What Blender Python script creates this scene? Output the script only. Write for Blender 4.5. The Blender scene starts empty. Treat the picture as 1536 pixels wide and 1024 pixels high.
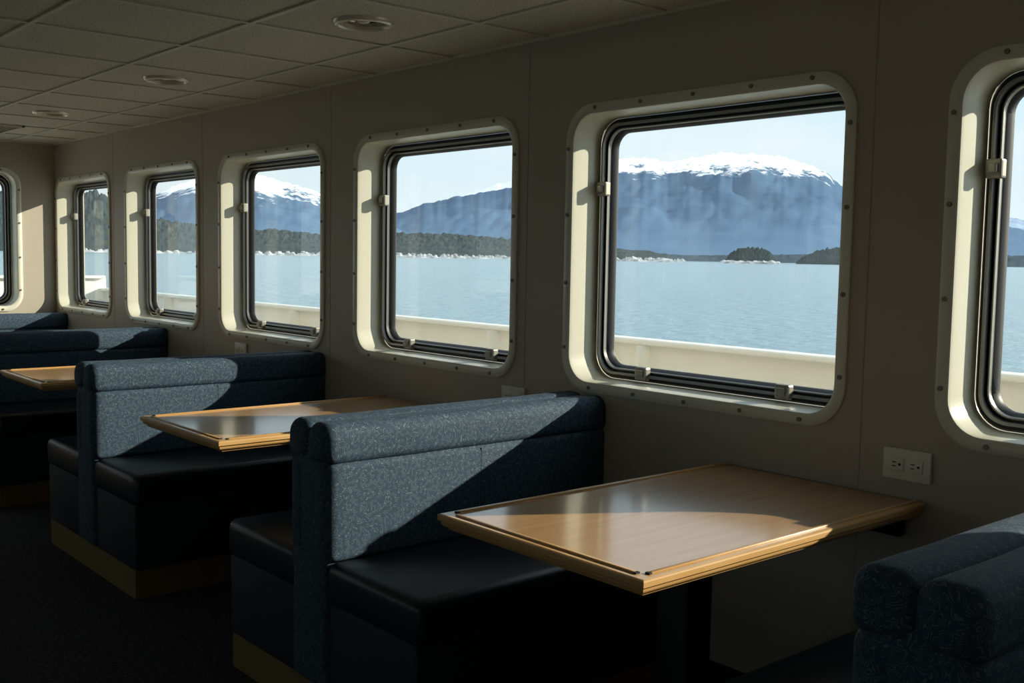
import bpy, bmesh, math, random
from mathutils import Vector, Matrix, noise
random.seed(4)
sc = bpy.context.scene
COL = sc.collection

# ------------------------------------------------------------------ materials
def new_mat(name):
    m = bpy.data.materials.new(name); m.use_nodes = True
    nt = m.node_tree; b = nt.nodes["Principled BSDF"]
    return m, nt, b
def N(nt, t, **kw):
    n = nt.nodes.new(t)
    for k, v in kw.items():
        setattr(n, k, v)
    return n
def mat(name, col, rough=0.5, metal=0.0, spec=None, var=0.0, vscale=8.0, bump=0.0, bscale=200.0, coat=0.0):
    m, nt, b = new_mat(name)
    b.inputs["Base Color"].default_value = (*col, 1)
    b.inputs["Roughness"].default_value = rough
    b.inputs["Metallic"].default_value = metal
    if spec is not None: b.inputs["Specular IOR Level"].default_value = spec
    b.inputs["Coat Weight"].default_value = coat
    tc = N(nt, "ShaderNodeTexCoord")
    if var > 0:
        nz = N(nt, "ShaderNodeTexNoise"); nz.inputs["Scale"].default_value = vscale; nz.inputs["Detail"].default_value = 4
        nt.links.new(tc.outputs["Object"], nz.inputs["Vector"])
        mx = N(nt, "ShaderNodeMix", data_type='RGBA')
        mx.inputs[6].default_value = (*[c*(1-var) for c in col], 1)
        mx.inputs[7].default_value = (*[min(1, c*(1+var)) for c in col], 1)
        nt.links.new(nz.outputs["Fac"], mx.inputs[0]); nt.links.new(mx.outputs[2], b.inputs["Base Color"])
    if bump > 0:
        n2 = N(nt, "ShaderNodeTexNoise"); n2.inputs["Scale"].default_value = bscale; n2.inputs["Detail"].default_value = 3
        nt.links.new(tc.outputs["Object"], n2.inputs["Vector"])
        bp = N(nt, "ShaderNodeBump"); bp.inputs["Strength"].default_value = bump; bp.inputs["Distance"].default_value = 0.002
        nt.links.new(n2.outputs["Fac"], bp.inputs["Height"]); nt.links.new(bp.outputs[0], b.inputs["Normal"])
    return m

M_wall = mat("wall_panel_cream", (0.49, 0.425, 0.33), 0.5, var=0.04, vscale=3, bump=0.15, bscale=120)
M_seam = mat("wall_seam", (0.40, 0.35, 0.27), 0.6)
M_liner = mat("window_liner_enamel", (0.78, 0.75, 0.60), 0.30)
M_metal = mat("window_aluminium", (0.28, 0.27, 0.25), 0.4, metal=0.8)
M_rubber = mat("window_rubber", (0.012, 0.012, 0.013), 0.5)
M_clip = mat("clip_metal", (0.36, 0.34, 0.28), 0.4, metal=0.5)
M_screw = mat("screw_steel", (0.22, 0.20, 0.16), 0.45, metal=0.6)
M_vinyl = mat("seat_vinyl_dark", (0.014, 0.019, 0.026), 0.36, bump=0.3, bscale=250)
M_base = mat("bench_panel_dark", (0.013, 0.020, 0.028), 0.7)
M_kick = mat("kick_wood", (0.22, 0.14, 0.05), 0.5, var=0.2, vscale=12)
M_grid = mat("ceiling_grid_metal", (0.70, 0.67, 0.55), 0.5)
M_plate = mat("outlet_plastic", (0.80, 0.76, 0.62), 0.35)
M_dark = mat("dark_slot", (0.01, 0.01, 0.01), 0.6)
M_chrome = mat("downlight_reflector", (0.85, 0.80, 0.70), 0.12, metal=1.0)
M_bulb = mat("lamp_bulb_glass", (0.9, 0.85, 0.72), 0.12)
M_trimring = mat("downlight_ring", (0.88, 0.82, 0.66), 0.25, metal=0.2)
M_white = mat("bulwark_paint", (0.84, 0.83, 0.74), 0.5, var=0.04, vscale=2)
M_deck = mat("deck_paint", (0.42, 0.43, 0.41), 0.7, var=0.1)
M_steel = mat("pedestal_steel", (0.010, 0.010, 0.012), 0.6, metal=0.2)

M_ceil, nt, b = new_mat("ceiling_tile_acoustic")
tc = N(nt, "ShaderNodeTexCoord"); nz = N(nt, "ShaderNodeTexNoise"); nz.inputs["Scale"].default_value = 140
nt.links.new(tc.outputs["Object"], nz.inputs["Vector"])
cr = N(nt, "ShaderNodeValToRGB"); cr.color_ramp.elements[0].position = 0.36; cr.color_ramp.elements[0].color = (0.42, 0.40, 0.32, 1)
cr.color_ramp.elements[1].position = 0.46; cr.color_ramp.elements[1].color = (0.70, 0.67, 0.55, 1)
nt.links.new(nz.outputs["Fac"], cr.inputs[0]); nt.links.new(cr.outputs[0], b.inputs["Base Color"]); b.inputs["Roughness"].default_value = 0.8

M_floor, nt, b = new_mat("carpet_dark")
tc = N(nt, "ShaderNodeTexCoord"); nz = N(nt, "ShaderNodeTexNoise"); nz.inputs["Scale"].default_value = 70; nz.inputs["Detail"].default_value = 5
nt.links.new(tc.outputs["Object"], nz.inputs["Vector"])
cr = N(nt, "ShaderNodeValToRGB"); cr.color_ramp.elements[0].position = 0.42; cr.color_ramp.elements[0].color = (0.007, 0.007, 0.012, 1)
cr.color_ramp.elements[1].position = 0.64; cr.color_ramp.elements[1].color = (0.06, 0.052, 0.06, 1)
nt.links.new(nz.outputs["Fac"], cr.inputs[0]); nt.links.new(cr.outputs[0], b.inputs["Base Color"]); b.inputs["Roughness"].default_value = 0.95

# squiggle fabric: short broken iso-lines of a smooth noise read as little worms
M_fab, nt, b = new_mat("bench_fabric_squiggle")
tc = N(nt, "ShaderNodeTexCoord")
na = N(nt, "ShaderNodeTexNoise"); na.inputs["Scale"].default_value = 54; na.inputs["Detail"].default_value = 0
nb = N(nt, "ShaderNodeTexNoise"); nb.inputs["Scale"].default_value = 85; nb.inputs["Detail"].default_value = 0
mp = N(nt, "ShaderNodeMapping"); mp.inputs["Location"].default_value = (7.3, 2.1, 5.5)
nt.links.new(tc.outputs["Object"], na.inputs["Vector"]); nt.links.new(tc.outputs["Object"], mp.inputs[0]); nt.links.new(mp.outputs[0], nb.inputs["Vector"])
mm = N(nt, "ShaderNodeMath", operation='PINGPONG'); mm.inputs[1].default_value = 0.065; nt.links.new(na.outputs["Fac"], mm.inputs[0])
lt = N(nt, "ShaderNodeMath", operation='LESS_THAN'); lt.inputs[1].default_value = 0.019; nt.links.new(mm.outputs[0], lt.inputs[0])
gt = N(nt, "ShaderNodeMath", operation='GREATER_THAN'); gt.inputs[1].default_value = 0.47; nt.links.new(nb.outputs["Fac"], gt.inputs[0])
mu = N(nt, "ShaderNodeMath", operation='MULTIPLY'); nt.links.new(lt.outputs[0], mu.inputs[0]); nt.links.new(gt.outputs[0], mu.inputs[1])
mx = N(nt, "ShaderNodeMix", data_type='RGBA'); mx.inputs[6].default_value = (0.021, 0.050, 0.082, 1); mx.inputs[7].default_value = (0.105, 0.145, 0.165, 1)
nt.links.new(mu.outputs[0], mx.inputs[0]); nt.links.new(mx.outputs[2], b.inputs["Base Color"])
b.inputs["Roughness"].default_value = 0.8

def wood(name, c1, c2, rough, axis_scale, coat=0.0):
    m, nt, b = new_mat(name)
    tc = N(nt, "ShaderNodeTexCoord"); mp = N(nt, "ShaderNodeMapping"); mp.inputs["Scale"].default_value = axis_scale
    nz = N(nt, "ShaderNodeTexNoise"); nz.inputs["Scale"].default_value = 3; nz.inputs["Detail"].default_value = 6; nz.inputs["Distortion"].default_value = 0.4
    nt.links.new(tc.outputs["Object"], mp.inputs[0]); nt.links.new(mp.outputs[0], nz.inputs["Vector"])
    cr = N(nt, "ShaderNodeValToRGB"); cr.color_ramp.elements[0].position = 0.3; cr.color_ramp.elements[0].color = (*c1, 1)
    cr.color_ramp.elements[1].position = 0.7; cr.color_ramp.elements[1].color = (*c2, 1)
    nt.links.new(nz.outputs["Fac"], cr.inputs[0]); nt.links.new(cr.outputs[0], b.inputs["Base Color"])
    b.inputs["Roughness"].default_value = rough; b.inputs["Coat Weight"].default_value = coat; b.inputs["Coat Roughness"].default_value = 0.12
    return m
M_top = wood("table_laminate_wood", (0.47, 0.26, 0.105), (0.55, 0.33, 0.145), 0.24, (14, 1.2, 14), 0.6)
M_edge = wood("table_edge_wood", (0.60, 0.33, 0.11), (0.68, 0.41, 0.16), 0.3, (3, 1.5, 12), 0.3)

M_glass = bpy.data.materials.new("window_glass"); M_glass.use_nodes = True
nt = M_glass.node_tree; nt.nodes.clear()
out = N(nt, "ShaderNodeOutputMaterial"); tr = N(nt, "ShaderNodeBsdfTransparent"); tr.inputs[0].default_value = (0.95, 0.98, 0.97, 1)
gl = N(nt, "ShaderNodeBsdfGlossy"); gl.inputs["Roughness"].default_value = 0.01
tl = N(nt, "ShaderNodeBsdfTranslucent"); tl.inputs[0].default_value = (0.85, 0.95, 1.0, 1)
fr = N(nt, "ShaderNodeFresnel"); fr.inputs[0].default_value = 1.45
m1 = N(nt, "ShaderNodeMixShader"); m2 = N(nt, "ShaderNodeMixShader")
tc = N(nt, "ShaderNodeTexCoord"); mp = N(nt, "ShaderNodeMapping"); mp.inputs["Scale"].default_value = (12, 1, 1.6)
nz = N(nt, "ShaderNodeTexNoise"); nz.inputs["Scale"].default_value = 1.5; nz.inputs["Detail"].default_value = 5
nt.links.new(tc.outputs["Object"], mp.inputs[0]); nt.links.new(mp.outputs[0], nz.inputs["Vector"])
mr = N(nt, "ShaderNodeMapRange"); mr.inputs[1].default_value = 0.45; mr.inputs[2].default_value = 0.85; mr.inputs[3].default_value = 0.022; mr.inputs[4].default_value = 0.042
nt.links.new(nz.outputs["Fac"], mr.inputs[0])
nt.links.new(fr.outputs[0], m1.inputs[0]); nt.links.new(tr.outputs[0], m1.inputs[1]); nt.links.new(gl.outputs[0], m1.inputs[2])
nt.links.new(mr.outputs[0], m2.inputs[0]); nt.links.new(m1.outputs[0], m2.inputs[1]); nt.links.new(tl.outputs[0], m2.inputs[2])
nt.links.new(m2.outputs[0], out.inputs[0])

# ------------------------------------------------------------------ mesh helpers
def link(o, parent=None):
    COL.objects.link(o)
    if parent is not None: o.parent = parent
    return o
def obj_from(name, verts, faces, m, parent=None, smooth=False):
    me = bpy.data.meshes.new(name); me.from_pydata(verts, [], faces); me.update()
    bm = bmesh.new(); bm.from_mesh(me); bmesh.ops.recalc_face_normals(bm, faces=bm.faces); bm.to_mesh(me); bm.free()
    if m: me.materials.append(m)
    if smooth:
        for p in me.polygons: p.use_smooth = True
    return link(bpy.data.objects.new(name, me), parent)
def empty(name, loc=(0, 0, 0), rotz=0):
    e = bpy.data.objects.new(name, None); e.location = loc; e.rotation_euler = (0, 0, rotz); e.empty_display_size = 0.1
    return link(e)
def add_box(bm, lo, hi, bev=0.0, seg=3):
    t = bmesh.new()
    bmesh.ops.create_cube(t, size=1.0)
    for v in t.verts:
        v.co = Vector([(lo[i]+hi[i])/2 + v.co[i]*(hi[i]-lo[i]) for i in range(3)])
    if bev > 0:
        bmesh.ops.bevel(t, geom=t.edges[:], offset=bev, segments=seg, profile=0.5, affect='EDGES', clamp_overlap=True)
    me = bpy.data.meshes.new("tmp"); t.to_mesh(me); t.free(); bm.from_mesh(me); bpy.data.meshes.remove(me)
def boxes(name, lst, m, parent=None, smooth=True):
    bm = bmesh.new()
    for it in lst:
        lo, hi = it[0], it[1]; bev = it[2] if len(it) > 2 else 0; seg = it[3] if len(it) > 3 else 3
        add_box(bm, lo, hi, bev, seg)
    me = bpy.data.meshes.new(name); bm.to_mesh(me); bm.free(); me.materials.append(m)
    o = link(bpy.data.objects.new(name, me), parent)
    if smooth:
        for p in me.polygons: p.use_smooth = True
        try: me.set_sharp_from_angle(angle=math.radians(50))
        except Exception: pass
    return o
def rr(hw, hh, r, n=8):
    pts = []
    for (sx, sz, a0) in ((1, 1, 0), (-1, 1, 90), (-1, -1, 180), (1, -1, 270)):
        for i in range(n+1):
            a = math.radians(a0 + 90*i/n)
            pts.append((sx*(hw-r) + r*math.cos(a), sz*(hh-r) + r*math.sin(a)))
    return pts
def loft(name, prof, m, parent=None, n=8, smooth=True):
    V, F = [], []; c = 4*(n+1)
    for (hw, hh, r, y) in prof:
        V += [(p[0], y, p[1]) for p in rr(hw, hh, r, n)]
    for k in range(len(prof)-1):
        for i in range(c):
            j = (i+1) % c
            F.append((k*c+i, k*c+j, (k+1)*c+j, (k+1)*c+i))
    me = bpy.data.meshes.new(name); me.from_pydata(V, [], F); me.materials.append(m)
    if smooth:
        for p in me.polygons: p.use_smooth = True
        try: me.set_sharp_from_angle(angle=math.radians(40))
        except Exception: pass
    return me
def hole_cells(cells, holes, to3, y0, y1, n=8):
    V, F = [], []; idx = {}
    def vid(a, b, d):
        k = (round(a, 5), round(b, 5), d)
        if k not in idx:
            idx[k] = len(V); V.append(to3(a, b, y0 if d == 0 else y1))
        return idx[k]
    for ci, (a0, a1, b0, b1) in enumerate(cells):
        h = holes.get(ci)
        for d in (0, 1):
            if h is None:
                F.append([vid(a0, b0, d), vid(a1, b0, d), vid(a1, b1, d), vid(a0, b1, d)])
            else:
                ca, cb, hw, hh, r = h
                L = [(ca+p[0], cb+p[1]) for p in rr(hw, hh, r, n)]
                cor = [(a1, b1), (a0, b1), (a0, b0), (a1, b0)]
                O = [cor[i//(n+1)] for i in range(len(L))]
                for i in range(len(L)):
                    j = (i+1) % len(L)
                    q = [vid(*L[i], d), vid(*L[j], d), vid(*O[j], d)]
                    if O[i] != O[j]: q.append(vid(*O[i], d))
                    F.append(q)
        if h is not None:
            for i in range(len(L)):
                j = (i+1) % len(L)
                F.append([vid(*L[i], 0), vid(*L[j], 0), vid(*L[j], 1), vid(*L[i], 1)])
    return V, F
def cyl_pts(bm, r, h, loc, axis='Z', seg=16, r2=None):
    rot = {'Z': Matrix.Identity(4), 'Y': Matrix.Rotation(math.pi/2, 4, 'X'), 'X': Matrix.Rotation(math.pi/2, 4, 'Y')}[axis]
    bmesh.ops.create_cone(bm, cap_ends=True, segments=seg, radius1=r, radius2=(r if r2 is None else r2), depth=h, matrix=Matrix.Translation(loc) @ rot)

# ------------------------------------------------------------------ dimensions
XL, XR, YB, ZC = -8.372, 3.45, -8.0, 2.15
PITCH = 1.404
WX = [-7.782 + PITCH*i for i in range(8)]
WZ = 1.392
HW, HH = 0.572, 0.50
TH = 0.20

liner_me = loft("liner", [(HW, HH, .125, 0.0), (HW, HH, .125, -.007), (HW-.004, HH-.004, .122, -.010), (.543, .471, .098, -.010),
                          (.537, .465, .092, -.006), (.534, .462, .09, .006), (.531, .459, .088, .19), (.55, .478, .1, .195)], M_liner)
sash_black_me = loft("sash_rubber", [(.531, .459, .088, .130), (.524, .452, .084, .122), (.515, .443, .080, .124), (.515, .443, .08, .15), (.505, .433, .072, .15),
                                     (.505, .433, .072, .134), (.498, .426, .068, .134), (.485, .413, .056, .150), (.485, .413, .056, .172)], M_rubber)
sash_metal_me = loft("sash_metal", [(.517, .445, .080, .128), (.515, .443, .079, .112), (.507, .435, .074, .112), (.505, .433, .072, .128)], M_metal)
sash_metal2_me = loft("sash_inner_metal", [(.500, .428, .069, .136), (.498, .426, .067, .127), (.4945, .4225, .065, .127), (.493, .421, .064, .140)], M_metal)
n = 8
gp = rr(.487, .415, .056, n)
glass_me = bpy.data.meshes.new("glass"); glass_me.from_pydata([(p[0], .168, p[1]) for p in gp], [], [list(range(len(gp)))]); glass_me.materials.append(M_glass)
bm = bmesh.new()
for (sx, sz) in [(-.43, .484), (-.22, .484), (0, .484), (.22, .484), (.43, .484), (-.43, -.484), (-.22, -.484), (0, -.484), (.22, -.484), (.43, -.484),
                 (-.556, .35), (-.556, .12), (-.556, -.12), (-.556, -.35), (.556, .35), (.556, .12), (.556, -.12), (.556, -.35)]:
    cyl_pts(bm, .0068, .005, (sx, -.012, sz), 'Y', 10)
screw_me = bpy.data.meshes.new("screws"); bm.to_mesh(screw_me); bm.free(); screw_me.materials.append(M_screw)
bm = bmesh.new()
for x in (-.29, .29):
    add_box(bm, (x-.026, .098, -.452), (x+.026, .128, -.405), .006, 2)
    add_box(bm, (x-.016, .088, -.438), (x+.016, .100, -.415), .004, 2)
add_box(bm, (-.524, .098, .19), (-.478, .128, .24), .006, 2)
add_box(bm, (-.512, .088, .203), (-.488, .100, .228), .004, 2)
clip_me = bpy.data.meshes.new("clips"); bm.to_mesh(clip_me); bm.free(); clip_me.materials.append(M_clip)

wcount = [0]
def window(loc, rot=0, sz=1.0):
    wcount[0] += 1
    e = empty("window_%d" % wcount[0], loc, rot); e.scale = (1, 1, sz)
    for nm, me in (("liner", liner_me), ("sash_rubber", sash_black_me), ("sash_metal", sash_metal_me), ("sash_inner_metal", sash_metal2_me),
                   ("glass", glass_me), ("screws", screw_me), ("clips", clip_me)):
        link(bpy.data.objects.new(nm, me), e)
    return e

def make_wall(name, centers, a_min, a_max, to3, hz=1.0, zc=WZ, y0=0, y1=TH):
    cells, holes = [], {}
    edges = [a_min]
    for i in range(len(centers)-1): edges.append((centers[i]+centers[i+1])/2)
    edges.append(a_max)
    zt, zb = zc + .52*hz, zc - .52*hz
    for i, c in enumerate(centers):
        cells.append((edges[i], edges[i+1], -0.0, zb))
        holes[len(cells)] = (c, zc, .55, .478*hz, .10)
        cells.append((edges[i], edges[i+1], zb, zt))
        cells.append((edges[i], edges[i+1], zt, ZC+.02))
    V, F = hole_cells(cells, holes, to3, y0, y1)
    return obj_from(name, V, F, M_wall)
make_wall("wall_right", WX, XL-.0, XR, lambda a, b, y: (a, y, b))
for x in WX: window((x, 0, WZ))
make_wall("wall_left", [-x-4.9 for x in WX[::-1]], XL, XR, lambda a, b, y: (a, YB-y, b))
for x in [-x-4.9 for x in WX]: window((x, YB, WZ), math.pi)
EY = [-7.2, -5.75, -4.3, -2.3, -.245-.572]
make_wall("wall_far", EY, YB-TH, TH, lambda a, b, y: (XL-y, a, b), hz=1.06, zc=1.42)
for y in EY: window((XL, y, 1.42), math.pi/2, 1.06)
boxes("wall_near", [((XR, YB-TH, 0), (XR+.15, TH, ZC+.02))], M_wall, smooth=False)
boxes("floor", [((XL-.2, YB-.2, -.12), (XR+.15, .2, 0))], M_floor, smooth=False)

bm = bmesh.new()
for i in range(7):
    x = -1.545 - PITCH*(i-1)
    if x > XL+.1: add_box(bm, (x-.0018, -.0010, 0), (x+.0018, .001, ZC))
me = bpy.data.meshes.new("trim_1"); bm.to_mesh(me); bm.free(); me.materials.append(M_seam); link(bpy.data.objects.new("trim_1", me))
boxes("trim_2", [((XL, -.018, ZC-.012), (XR, 0.0, ZC))], M_grid, smooth=False)
boxes("trim_3", [((XL, YB, ZC-.012), (XL+.018, -.018, ZC))], M_grid, smooth=False)
boxes("baseboard_right", [((XL, -.012, 0), (XR, 0, .10))], M_dark, smooth=False)
boxes("baseboard_far", [((XL, YB, 0), (XL+.012, -.012, .10))], M_dark, smooth=False)

# ---- ceiling with tiles
TS = 0.557
gx = []
x = -3.40
while x > XL: x -= TS
while x < XR+TS: gx.append(min(max(x, XL), XR)); x += TS
gy = [0, -.33]
while gy[-1] > YB: gy.append(max(gy[-1]-TS, YB))
lights = []
cells, holes = [], {}
lx0 = -3.40 + TS/2
for i in range(len(gx)-1):
    for j in range(len(gy)-1):
        a0, a1, b1, b0 = gx[i], gx[i+1], gy[j], gy[j+1]
        if a1-a0 < .01 or b1-b0 < .01: continue
        cx, cy = (a0+a1)/2, (b0+b1)/2
        k = round((cx-lx0)/TS)
        if k % 3 == 0 and abs(cx-(lx0+k*TS)) < .01 and j in (1, 6, 11) and a1-a0 > .5:
            holes[len(cells)] = (cx, cy, .075, .075, .0749); lights.append((cx, cy))
        cells.append((a0, a1, b0, b1))
V, F = hole_cells(cells, holes, lambda a, b, y: (a, b, y), ZC, ZC+.03)
obj_from("ceiling", V, F, M_ceil)
boxes("roof_deck", [((XL-.25, YB-.25, ZC+.15), (XR+.2, .25, ZC+.25))], M_white, smooth=False)
bm = bmesh.new()
for x in gx: add_box(bm, (x-.009, YB, ZC-.006), (x+.009, -.018, ZC+.001))
for y in gy[1:]: add_box(bm, (XL, y-.009, ZC-.0065), (XR, y+.009, ZC+.001))
me = bpy.data.meshes.new("trim_4"); bm.to_mesh(me); bm.free(); me.materials.append(M_grid); link(bpy.data.objects.new("trim_4", me))

def lathe(name, prof, m, parent, seg=32):
    V, F = [], []
    for (r, z) in prof:
        for i in range(seg):
            a = 2*math.pi*i/seg; V.append((r*math.cos(a), r*math.sin(a), z))
    for k in range(len(prof)-1):
        for i in range(seg):
            j = (i+1) % seg; F.append((k*seg+i, k*seg+j, (k+1)*seg+j, (k+1)*seg+i))
    return obj_from(name, V, F, m, parent, True)
for (lx, ly) in lights:
    e = empty("recessed_downlight", (lx, ly, ZC))
    lathe("trim_ring", [(.082, .005), (.082, -.008), (.088, -.015), (.100, -.010), (.104, 0)], M_trimring, e)
    lathe("reflector", [(.082, .0), (.074, .014), (.064, .028), (.050, .038), (.001, .042)], M_chrome, e)
    lathe("bulb", [(.028, .040), (.030, .022), (.027, .006), (.018, -.003), (.001, -.006)], M_bulb, e)
e = empty("ceiling_air_vent", (-7.55, -.62, ZC))
boxes("frame", [((-.27, -.10, -.014), (.27, -.085, 0)), ((-.27, .085, -.014), (.27, .10, 0)), ((-.27, -.10, -.014), (-.255, .10, 0)), ((.255, -.10, -.014), (.27, .10, 0))], M_grid, e, False)
boxes("slats", [((-.255, -.075+.03*i, -.012), (.255, -.065+.03*i, -.003)) for i in range(6)], M_seam, e, False)
boxes("core", [((-.255, -.085, -.003), (.255, .085, -.001))], M_dark, e, False)

# ------------------------------------------------------------------ benches
BL = 1.10
def roll(name, x0, x1, z0, z1, y0, y1, m, e, rads):
    prof = []
    (rb, rt) = rads
    cx, cz = (x0+x1)/2, (z0+z1)/2
    n = 6
    for (sx, sz, a0, r) in ((1, 1, 0, rt), (-1, 1, 90, rt), (-1, -1, 180, rb), (1, -1, 270, rb)):
        for i in range(n+1):
            a = math.radians(a0+90*i/n)
            prof.append((sx*((x1-x0)/2-r)+r*math.cos(a), sz*((z1-z0)/2-r)+r*math.sin(a)))
    ys = []; R = .035; k = 6
    for i in range(k+1):
        a = math.pi/2*i/k; ys.append((y0+R-R*math.cos(a), R*(1-math.sin(a))))
    for i in range(1, 25): ys.append((y0+R+(y1-y0-R)*i/25, 0))
    ys.append((y1, 0))
    V, F = [], []; c = len(prof)
    for (y, ins) in ys:
        sw = 1+.04*noise.noise(Vector((y*7, x0*9, z0*5)))
        for (px, pz) in prof:
            fx = max(0, 1-ins/((x1-x0)/2)); fz = max(0, 1-ins/((z1-z0)/2))
            dz = .003*noise.noise(Vector((y*4, x0*3, 2))) if pz > 0 else 0
            V.append((cx+px*fx*sw, y, cz+pz*fz+dz))
    for a in range(len(ys)-1):
        for i in range(c):
            j = (i+1) % c; F.append((a*c+i, a*c+j, (a+1)*c+j, (a+1)*c+i))
    F.append(tuple(range(c))); F.append(tuple((len(ys)-1)*c+i for i in range(c)))
    o = obj_from(name, V, F, m, e, True)
    try: o.data.set_sharp_from_angle(angle=math.radians(60))
    except Exception: pass
    return o
def bench(x, sides=(1, -1)):
    e = empty("booth_bench", (x, 0, 0))
    def sx(a, b, s): return (min(a*s, b*s), max(a*s, b*s))
    lo = -.525 if -1 in sides else -.10
    hi = .525 if 1 in sides else .10
    g = -.004
    boxes("kick_board", [((lo+.01, -BL+.015, 0), (hi-.01, g, .115))], M_kick, e, False)
    fl = []
    for s in sides:
        a, b = sx(.10, .525, s); fl.append(((a, -BL+.012, .115), (b, g, .375), .008, 2))
    boxes("base_panel", fl, M_base, e)
    L = []
    for s in sides:
        a, b = sx(.085, .54, s); L.append(((a, -BL+.005, .365), (b, g, .492), .03, 4))
    boxes("seat_cushion", L, M_vinyl, e)
    boxes("back_core", [((-.095, -BL, .115), (.095, g, .80), .018, 3)], M_fab, e)
    for s in sides:
        a, b = sx(.02, .110, s)
        roll("back_cushion", a, b, .487, .774, -BL-.004, g, M_fab, e, (.02, .022))
        a, b = sx(-.004, .114, s)
        roll("head_roll", a, b, .766, .884, -BL-.010, g, M_fab, e, (.03, .042))
        c0, c1 = sx(.1085, .1108, s)
        boxes("seam", [((c0, -BL/2-.0012, .50), (c1, -BL/2+.0012, .765))], M_base, e, False)
    return e
BP = 1.872
for i in range(-1, 4): bench((-2.63+1.872-BP*i) - (.03 if i == 0 else 0))
bench(XL+.14, sides=(1,))

# ------------------------------------------------------------------ tables
def table(x):
    e = empty("booth_table", (x, 0, 0))
    w, d0, d1 = .335, -1.10, -.014
    boxes("top", [((-w+.03, d0+.03, .706), (w-.03, d1, .7375))], M_top, e, False)
    prof = [(-.036, .706), (-.036, .7385), (-.005, .7385), (-.001, .737), (0, .734), (0, .7235), (-.002, .7215), (-.006, .7205), (-.007, .713), (-.010, .709), (-.018, .706), (-.021, .700), (-.028, .698), (-.036, .698)]
    V, F = [], []; c = len(prof)
    for st in range(4):
        for (o, z) in prof:
            X = w+o; Y = d0-o
            V.append([(-X, d1, z), (-X, Y, z), (X, Y, z), (X, d1, z)][st])
    for st in range(3):
        for i in range(c):
            j = (i+1) % c; F.append((st*c+i, st*c+j, (st+1)*c+j, (st+1)*c+i))
    F.append(tuple(range(c))); F.append(tuple(3*c+i for i in range(c)))
    obj_from("edge_moulding", V, F, M_edge, e, False)
    L = [((-w+.020, d0+.045, .737), (-w+.030, d1, .7425), .002, 2), ((w-.030, d0+.045, .737), (w-.020, d1, .7425), .002, 2), ((-w+.045, d0+.020, .737), (w-.045, d0+.030, .7425), .002, 2)]
    boxes("raised_lip", L, M_edge, e)
    boxes("lip_end_caps", [((w-.031, d0+.038, .737), (w-.019, d0+.046, .742)), ((w-.046, d0+.019, .737), (w-.038, d0+.031, .742)), ((-w+.019, d0+.038, .737), (-w+.031, d0+.046, .742))], M_dark, e, False)
    boxes("pedestal", [((-.05, -.62, .02), (.05, -.52, .69), .008, 2), ((-.22, -.78, 0), (.22, -.36, .022), .008, 2), ((-.2, -.75, .68), (.2, -.39, .706), .004, 2)], M_steel, e)
    boxes("wall_cleat", [((-.28, -.04, .64), (.28, -.013, .706), .003, 1)], M_steel, e)
for i in range(-1, 4): table(-1.675-BP*i)

# ------------------------------------------------------------------ outlets
def outlet(x, z, w=.068, h=.042):
    e = empty("wall_outlet", (x, 0, z))
    boxes("plate", [((-w, -.012, -h), (w, 0, h), .004, 3)], M_plate, e)
    boxes("sockets", [((-.047, -.015, -.018), (-.006, -.010, .018), .005, 3), ((.006, -.015, -.018), (.047, -.010, .018), .005, 3)], M_plate, e)
    L = []
    for c in (-.0265, .0265):
        L += [((c-.012, -.0162, .004), (c-.002, -.014, .0065)), ((c-.012, -.0162, -.0065), (c-.002, -.014, -.004)), ((c+.006, -.0162, -.003), (c+.012, -.014, .003))]
    boxes("slots", L, M_dark, e, False)
for x in (-1.40, -3.0, -5.27): outlet(x, .828)

# ------------------------------------------------------------------ exterior deck / bulwark
YO = 1.5
boxes("side_deck", [((-11.6, .205, -.2), (8, YO+.02, -.05)), ((-11.6, YB-1.5, -.2), (XL-.205, .205, -.05))], M_deck, smooth=False)
e = empty("ship_bulwark", (0, 0, 0))
boxes("plating", [((-11.6, YO, -.05), (8, YO+.02, .92)), ((-11.62, YB-1.5, -.05), (-11.6, YO+.02, 1.05))], M_white, e, False)
boxes("cap_rail", [((-11.6, YO-.05, .915), (8, YO+.06, .945), .008, 2), ((-11.66, YB-1.5, 1.05), (-11.55, YO, 1.08), .008, 2)], M_white, e)
boxes("stiffeners", [((x, YO-.09, -.05), (x+.015, YO, .915)) for x in [-11+1.22*i for i in range(15)]] + [((-11.5, YO-.045, .70), (8, YO, .712))], M_white, e, False)
boxes("ship_hull", [((-11.55, YB-1.4, -5.5), (8, YO, -.2))], M_white, smooth=False)

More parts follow.
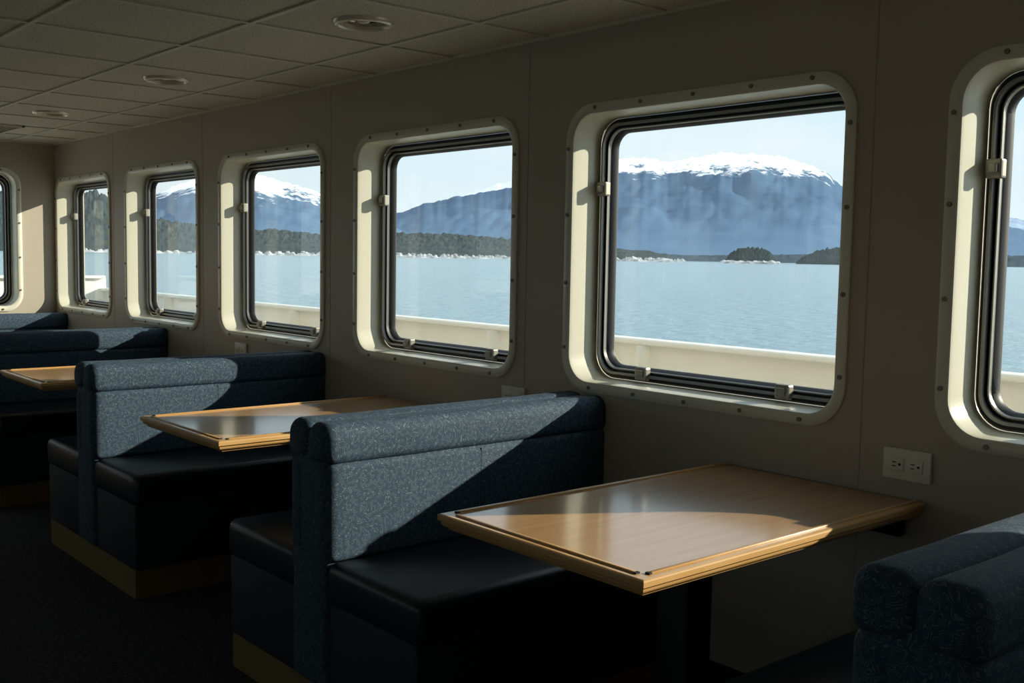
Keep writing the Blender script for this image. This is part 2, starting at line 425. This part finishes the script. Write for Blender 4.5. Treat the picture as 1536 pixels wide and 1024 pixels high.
# ------------------------------------------------------------------ sea and land
SEA = -6.0
CY = -2.6
def mat_land(name, low, high, snow=None, snow_z=0, snow_w=100, airlight=0.5, nscale=.004, haze=None, haze_z=500, hz=.5, spread=.12):
    m, nt, b = new_mat(name)
    g = N(nt, "ShaderNodeNewGeometry"); nz = N(nt, "ShaderNodeTexNoise"); nz.inputs["Scale"].default_value = nscale; nz.inputs["Detail"].default_value = 9; nz.inputs["Roughness"].default_value = .7
    nt.links.new(g.outputs["Position"], nz.inputs["Vector"])
    mx = N(nt, "ShaderNodeMix", data_type='RGBA'); mx.inputs[6].default_value = (*low, 1); mx.inputs[7].default_value = (*high, 1)
    r = N(nt, "ShaderNodeMapRange"); r.inputs[1].default_value = .5-spread; r.inputs[2].default_value = .5+spread
    nt.links.new(nz.outputs["Fac"], r.inputs[0]); nt.links.new(r.outputs[0], mx.inputs[0])
    colout = mx.outputs[2]
    sp = N(nt, "ShaderNodeSeparateXYZ"); nt.links.new(g.outputs["Position"], sp.inputs[0])
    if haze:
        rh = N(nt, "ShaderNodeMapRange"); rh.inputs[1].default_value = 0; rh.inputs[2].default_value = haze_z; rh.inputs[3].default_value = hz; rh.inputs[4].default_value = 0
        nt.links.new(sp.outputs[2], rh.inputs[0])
        mh = N(nt, "ShaderNodeMix", data_type='RGBA'); mh.inputs[7].default_value = (*haze, 1); nt.links.new(rh.outputs[0], mh.inputs[0]); nt.links.new(colout, mh.inputs[6]); colout = mh.outputs[2]  # aerial haze painted into the colour, fading out with height
    if snow:
        n2 = N(nt, "ShaderNodeTexNoise"); n2.inputs["Scale"].default_value = nscale*1.6; n2.inputs["Detail"].default_value = 10; n2.inputs["Roughness"].default_value = .75
        nt.links.new(g.outputs["Position"], n2.inputs["Vector"])
        ma = N(nt, "ShaderNodeMath", operation='MULTIPLY_ADD'); ma.inputs[1].default_value = snow_w*6; ma.inputs[2].default_value = -snow_w*3
        nt.links.new(n2.outputs["Fac"], ma.inputs[0])
        ad = N(nt, "ShaderNodeMath", operation='ADD'); nt.links.new(sp.outputs[2], ad.inputs[0]); nt.links.new(ma.outputs[0], ad.inputs[1])
        r2 = N(nt, "ShaderNodeMapRange"); r2.inputs[1].default_value = snow_z-snow_w*.15; r2.inputs[2].default_value = snow_z+snow_w*.5
        nt.links.new(ad.outputs[0], r2.inputs[0])
        m3 = N(nt, "ShaderNodeMix", data_type='RGBA'); m3.inputs[7].default_value = (*snow, 1)
        nt.links.new(r2.outputs[0], m3.inputs[0]); nt.links.new(colout, m3.inputs[6]); colout = m3.outputs[2]
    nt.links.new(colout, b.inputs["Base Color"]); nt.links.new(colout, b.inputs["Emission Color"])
    b.inputs["Emission Strength"].default_value = airlight; b.inputs["Roughness"].default_value = 1; b.inputs["Specular IOR Level"].default_value = 0  # land glows in its own colour to stand in for airlight
    return m
def interp(tab, x):
    if x <= tab[0][0]: return tab[0][1]
    for (a, b) in zip(tab, tab[1:]):
        if x <= b[0]:
            t = (x-a[0])/(b[0]-a[0]); t = t*t*(3-2*t)*.5+t*.5
            return a[1]+(b[1]-a[1])*t
    return tab[-1][1]
def terrain(name, tab, R0, RC, m, step=.12, nr=14, rough=.06, edge=.02, seed=0, power=1.15, fs=1.0, gully=0.0, parent=None, rj=0.0):
    b0, b1 = tab[0][0], tab[-1][0]; nb = int((b1-b0)/step)+1
    V, F = [], []
    for i in range(nb):
        be = b0+(b1-b0)*i/(nb-1); br = math.radians(be)
        el = interp(tab, be)
        for j in range(nr+4):
            t = j/(nr-1)
            q = t*rj
            nz2 = noise.noise(Vector((be*4.1*fs+seed, q, seed)))+.6*noise.noise(Vector((be*11.*fs+seed, 3+q*2, seed)))+.4*noise.noise(Vector((be*29.*fs+seed, 3+q*5, seed)))
            r = R0+(RC-R0)*t
            hc = RC*math.tan(math.radians(max(el, 0)))+1.36-SEA
            px, py = math.sin(br)*r, math.cos(br)*r
            nz1 = noise.fractal(Vector((px/RC*14+seed, py/RC*14, seed)), .8, 2.1, 6)
            if t <= 1:
                h = hc*(t**power)*(1+rough*3*nz1*(1-t)*min(1, t*4))*(1+edge*nz2*(t if not rj else min(1, t*3)))
                if gully:
                    rg = 1-abs(noise.noise(Vector((be*.35+t*.9+seed, t*1.9, seed))))*2
                    rg2 = 1-abs(noise.noise(Vector((be*1.1-t*1.8+seed, t*4.5, seed+9))))*2
                    h *= 1-gully*(rg*.7+rg2*.3)*math.sin(math.pi*min(1, t))*.9
            else: h = hc*(1-(t-1)*1.5)*(1+edge*nz2)
            if j == 0: h = -3
            V.append((px, CY+py, SEA+h))
    w = nr+4
    for i in range(nb-1):
        for j in range(w-1):
            F.append((i*w+j, (i+1)*w+j, (i+1)*w+j+1, i*w+j+1))
    return obj_from(name, V, F, m, parent, True)
HZ = (.105, .180, .275)  # painted haze colour; the bluish mountain colours have haze baked in too
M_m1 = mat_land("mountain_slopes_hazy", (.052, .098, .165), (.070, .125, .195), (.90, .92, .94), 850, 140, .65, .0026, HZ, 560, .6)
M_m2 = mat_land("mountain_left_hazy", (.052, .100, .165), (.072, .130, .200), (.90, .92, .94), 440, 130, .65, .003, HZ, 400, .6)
M_m3 = mat_land("mountain_far_snow_hazy", (.20, .28, .38), (.3, .38, .48), (.8, .85, .9), 900, 90, .5, .002)
M_f1 = mat_land("forest_shore", (.026, .042, .048), (.050, .070, .068), airlight=.45, nscale=.022)
M_f2 = mat_land("forest_island", (.012, .026, .032), (.030, .046, .046), airlight=.35, nscale=.06)
M_f3 = mat_land("low_shore_hazy", (.030, .052, .070), (.050, .078, .098), airlight=.4, nscale=.01)
M_beach = mat_land("shore_snowbank", (.16, .18, .18), (.60, .62, .62), airlight=.3, nscale=.05)
M_house = mat_land("village_siding", (.22, .22, .21), (.6, .6, .58), airlight=.2, nscale=.01)
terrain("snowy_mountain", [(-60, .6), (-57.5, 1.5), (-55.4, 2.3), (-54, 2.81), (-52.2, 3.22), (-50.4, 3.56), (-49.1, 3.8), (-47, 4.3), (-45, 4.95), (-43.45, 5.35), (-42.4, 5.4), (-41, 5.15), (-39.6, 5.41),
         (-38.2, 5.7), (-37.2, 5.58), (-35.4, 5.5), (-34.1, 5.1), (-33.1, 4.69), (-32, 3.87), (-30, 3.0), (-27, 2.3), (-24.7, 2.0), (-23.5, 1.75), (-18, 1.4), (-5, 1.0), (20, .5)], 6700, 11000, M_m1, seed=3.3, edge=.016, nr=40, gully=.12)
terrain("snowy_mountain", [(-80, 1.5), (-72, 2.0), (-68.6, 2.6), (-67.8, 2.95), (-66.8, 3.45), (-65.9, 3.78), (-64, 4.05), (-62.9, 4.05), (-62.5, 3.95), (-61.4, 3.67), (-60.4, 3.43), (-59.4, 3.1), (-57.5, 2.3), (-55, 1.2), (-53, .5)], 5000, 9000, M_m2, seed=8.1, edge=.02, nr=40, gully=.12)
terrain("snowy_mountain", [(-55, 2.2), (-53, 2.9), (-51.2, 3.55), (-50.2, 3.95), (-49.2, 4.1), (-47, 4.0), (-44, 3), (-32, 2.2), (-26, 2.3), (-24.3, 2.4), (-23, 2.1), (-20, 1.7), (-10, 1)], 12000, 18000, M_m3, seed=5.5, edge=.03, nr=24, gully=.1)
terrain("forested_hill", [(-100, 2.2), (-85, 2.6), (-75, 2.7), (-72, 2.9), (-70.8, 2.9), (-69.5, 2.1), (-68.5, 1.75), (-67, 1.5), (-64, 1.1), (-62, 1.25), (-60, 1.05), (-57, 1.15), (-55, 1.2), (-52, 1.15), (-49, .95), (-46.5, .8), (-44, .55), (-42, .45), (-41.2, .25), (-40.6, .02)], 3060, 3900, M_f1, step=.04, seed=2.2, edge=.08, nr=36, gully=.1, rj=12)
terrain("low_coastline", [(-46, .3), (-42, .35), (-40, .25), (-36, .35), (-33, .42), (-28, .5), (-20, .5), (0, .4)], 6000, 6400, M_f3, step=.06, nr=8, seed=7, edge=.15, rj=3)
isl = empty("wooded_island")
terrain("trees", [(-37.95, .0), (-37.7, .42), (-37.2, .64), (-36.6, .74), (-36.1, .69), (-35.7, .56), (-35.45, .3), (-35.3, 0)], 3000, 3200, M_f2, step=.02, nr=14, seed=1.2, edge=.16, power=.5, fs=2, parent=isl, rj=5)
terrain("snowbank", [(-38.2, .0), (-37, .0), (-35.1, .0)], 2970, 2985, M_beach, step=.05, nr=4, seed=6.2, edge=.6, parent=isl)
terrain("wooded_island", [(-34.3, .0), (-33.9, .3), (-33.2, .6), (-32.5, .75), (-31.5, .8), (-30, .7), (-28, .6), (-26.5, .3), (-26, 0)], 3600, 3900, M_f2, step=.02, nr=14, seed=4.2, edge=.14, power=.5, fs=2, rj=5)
vil = empty("shore_village")
terrain("snowbank", [(-75, .0), (-65, .0), (-60, .02), (-55, .03), (-46, .02), (-43, .04), (-41, .03), (-40, .0)], 2990, 3010, M_beach, step=.05, nr=4, seed=6.2, edge=.9, parent=vil)
bm = bmesh.new()
for i in range(55):
    be = math.radians(random.choice([random.uniform(-66, -48), random.uniform(-57, -52), random.uniform(-43, -41.5)])); r = random.uniform(3016, 3040)
    px, py = math.sin(be)*r, CY+math.cos(be)*r; s = random.uniform(3.5, 8); z = SEA+random.uniform(2, 6)
    add_box(bm, (px-s, py-s*.6, z-3), (px+s, py+s*.6, z+random.uniform(2, 5)))
    vs = [bm.verts.new(p) for p in [(px-s, py-s*.7, z+4), (px+s, py-s*.7, z+4), (px+s, py+s*.7, z+4), (px-s, py+s*.7, z+4), (px-s, py, z+8), (px+s, py, z+8)]]
    for f in ((0, 1, 5, 4), (2, 3, 4, 5), (0, 4, 3), (1, 2, 5)): bm.faces.new([vs[k] for k in f])
me = bpy.data.meshes.new("houses"); bm.to_mesh(me); bm.free(); me.materials.append(M_house); link(bpy.data.objects.new("houses", me), vil)

M_sea, nt, b = new_mat("sea_water")
b.inputs["Base Color"].default_value = (.28, .42, .48, 1); b.inputs["Roughness"].default_value = .18; b.inputs["IOR"].default_value = 1.33
g = N(nt, "ShaderNodeNewGeometry")
nz = N(nt, "ShaderNodeTexNoise"); nz.inputs["Scale"].default_value = .35; nz.inputs["Detail"].default_value = 8; nz.inputs["Roughness"].default_value = .6
nt.links.new(g.outputs["Position"], nz.inputs["Vector"])
bp = N(nt, "ShaderNodeBump"); bp.inputs["Strength"].default_value = 1.0; bp.inputs["Distance"].default_value = 1.1
nt.links.new(nz.outputs["Fac"], bp.inputs["Height"]); nt.links.new(bp.outputs[0], b.inputs["Normal"])
S = 40000
obj_from("ground_sea", [(-S, -S, SEA), (S, -S, SEA), (S, S, SEA), (-S, S, SEA)], [(0, 1, 2, 3)], M_sea)

# ------------------------------------------------------------------ sky + sun
w = bpy.data.worlds.new("sky"); sc.world = w; w.use_nodes = True; nt = w.node_tree
bg = nt.nodes["Background"]
tc = N(nt, "ShaderNodeTexCoord"); sp = N(nt, "ShaderNodeSeparateXYZ"); nt.links.new(tc.outputs["Generated"], sp.inputs[0])
cr = N(nt, "ShaderNodeValToRGB")
E = cr.color_ramp.elements
E[0].position = 0.0; E[0].color = (.80, .90, .93, 1)
E[1].position = 1.0; E[1].color = (.40, .52, .68, 1)
x = E.new(.12); x.color = (.68, .85, .94, 1)
x = E.new(.35); x.color = (.50, .67, .82, 1)
nt.links.new(sp.outputs[2], cr.inputs[0])
mp = N(nt, "ShaderNodeMapping"); mp.inputs["Scale"].default_value = (2, 2, 14); nt.links.new(tc.outputs["Generated"], mp.inputs[0])
nz = N(nt, "ShaderNodeTexNoise"); nz.inputs["Scale"].default_value = 1.6; nz.inputs["Detail"].default_value = 6; nt.links.new(mp.outputs[0], nz.inputs["Vector"])
r = N(nt, "ShaderNodeMapRange"); r.inputs[1].default_value = .42; r.inputs[2].default_value = .72; r.inputs[4].default_value = .8; nt.links.new(nz.outputs["Fac"], r.inputs[0])
mx = N(nt, "ShaderNodeMix", data_type='RGBA'); mx.inputs[7].default_value = (.88, .93, .94, 1)
nt.links.new(r.outputs[0], mx.inputs[0]); nt.links.new(cr.outputs[0], mx.inputs[6]); nt.links.new(mx.outputs[2], bg.inputs[0])
bg.inputs[1].default_value = 1.08
sun = bpy.data.lights.new("sun", 'SUN'); sun.energy = 7.0; sun.angle = math.radians(.6); sun.color = (1, .93, .79)
so = link(bpy.data.objects.new("sun", sun)); so.location = (20, 30, 15)
so.rotation_euler = Vector((.62, 1, .43)).to_track_quat('Z', 'Y').to_euler()

# ------------------------------------------------------------------ camera
cam = bpy.data.cameras.new("camera"); co = link(bpy.data.objects.new("camera", cam)); sc.camera = co
cam.sensor_width = 36; cam.lens = 36.96; cam.clip_start = .05; cam.clip_end = 120000
yaw = math.radians(40.7); p = math.radians(4.6); ro = math.radians(1.0)
fwd = Vector((-math.cos(yaw), math.sin(yaw), 0)); r0 = Vector((math.sin(yaw), math.cos(yaw), 0)); up = Vector((0, 0, 1))
f3 = fwd*math.cos(p)-up*math.sin(p); u0 = fwd*math.sin(p)+up*math.cos(p)
rp = r0*math.cos(ro)+u0*math.sin(ro); upp = -r0*math.sin(ro)+u0*math.cos(ro)
Mx = Matrix((rp, upp, -f3)).transposed().to_4x4(); Mx.translation = (0, CY, 1.36)
co.matrix_world = Mx
sc.view_settings.view_transform = 'Standard'
sc.view_settings.look = 'None'
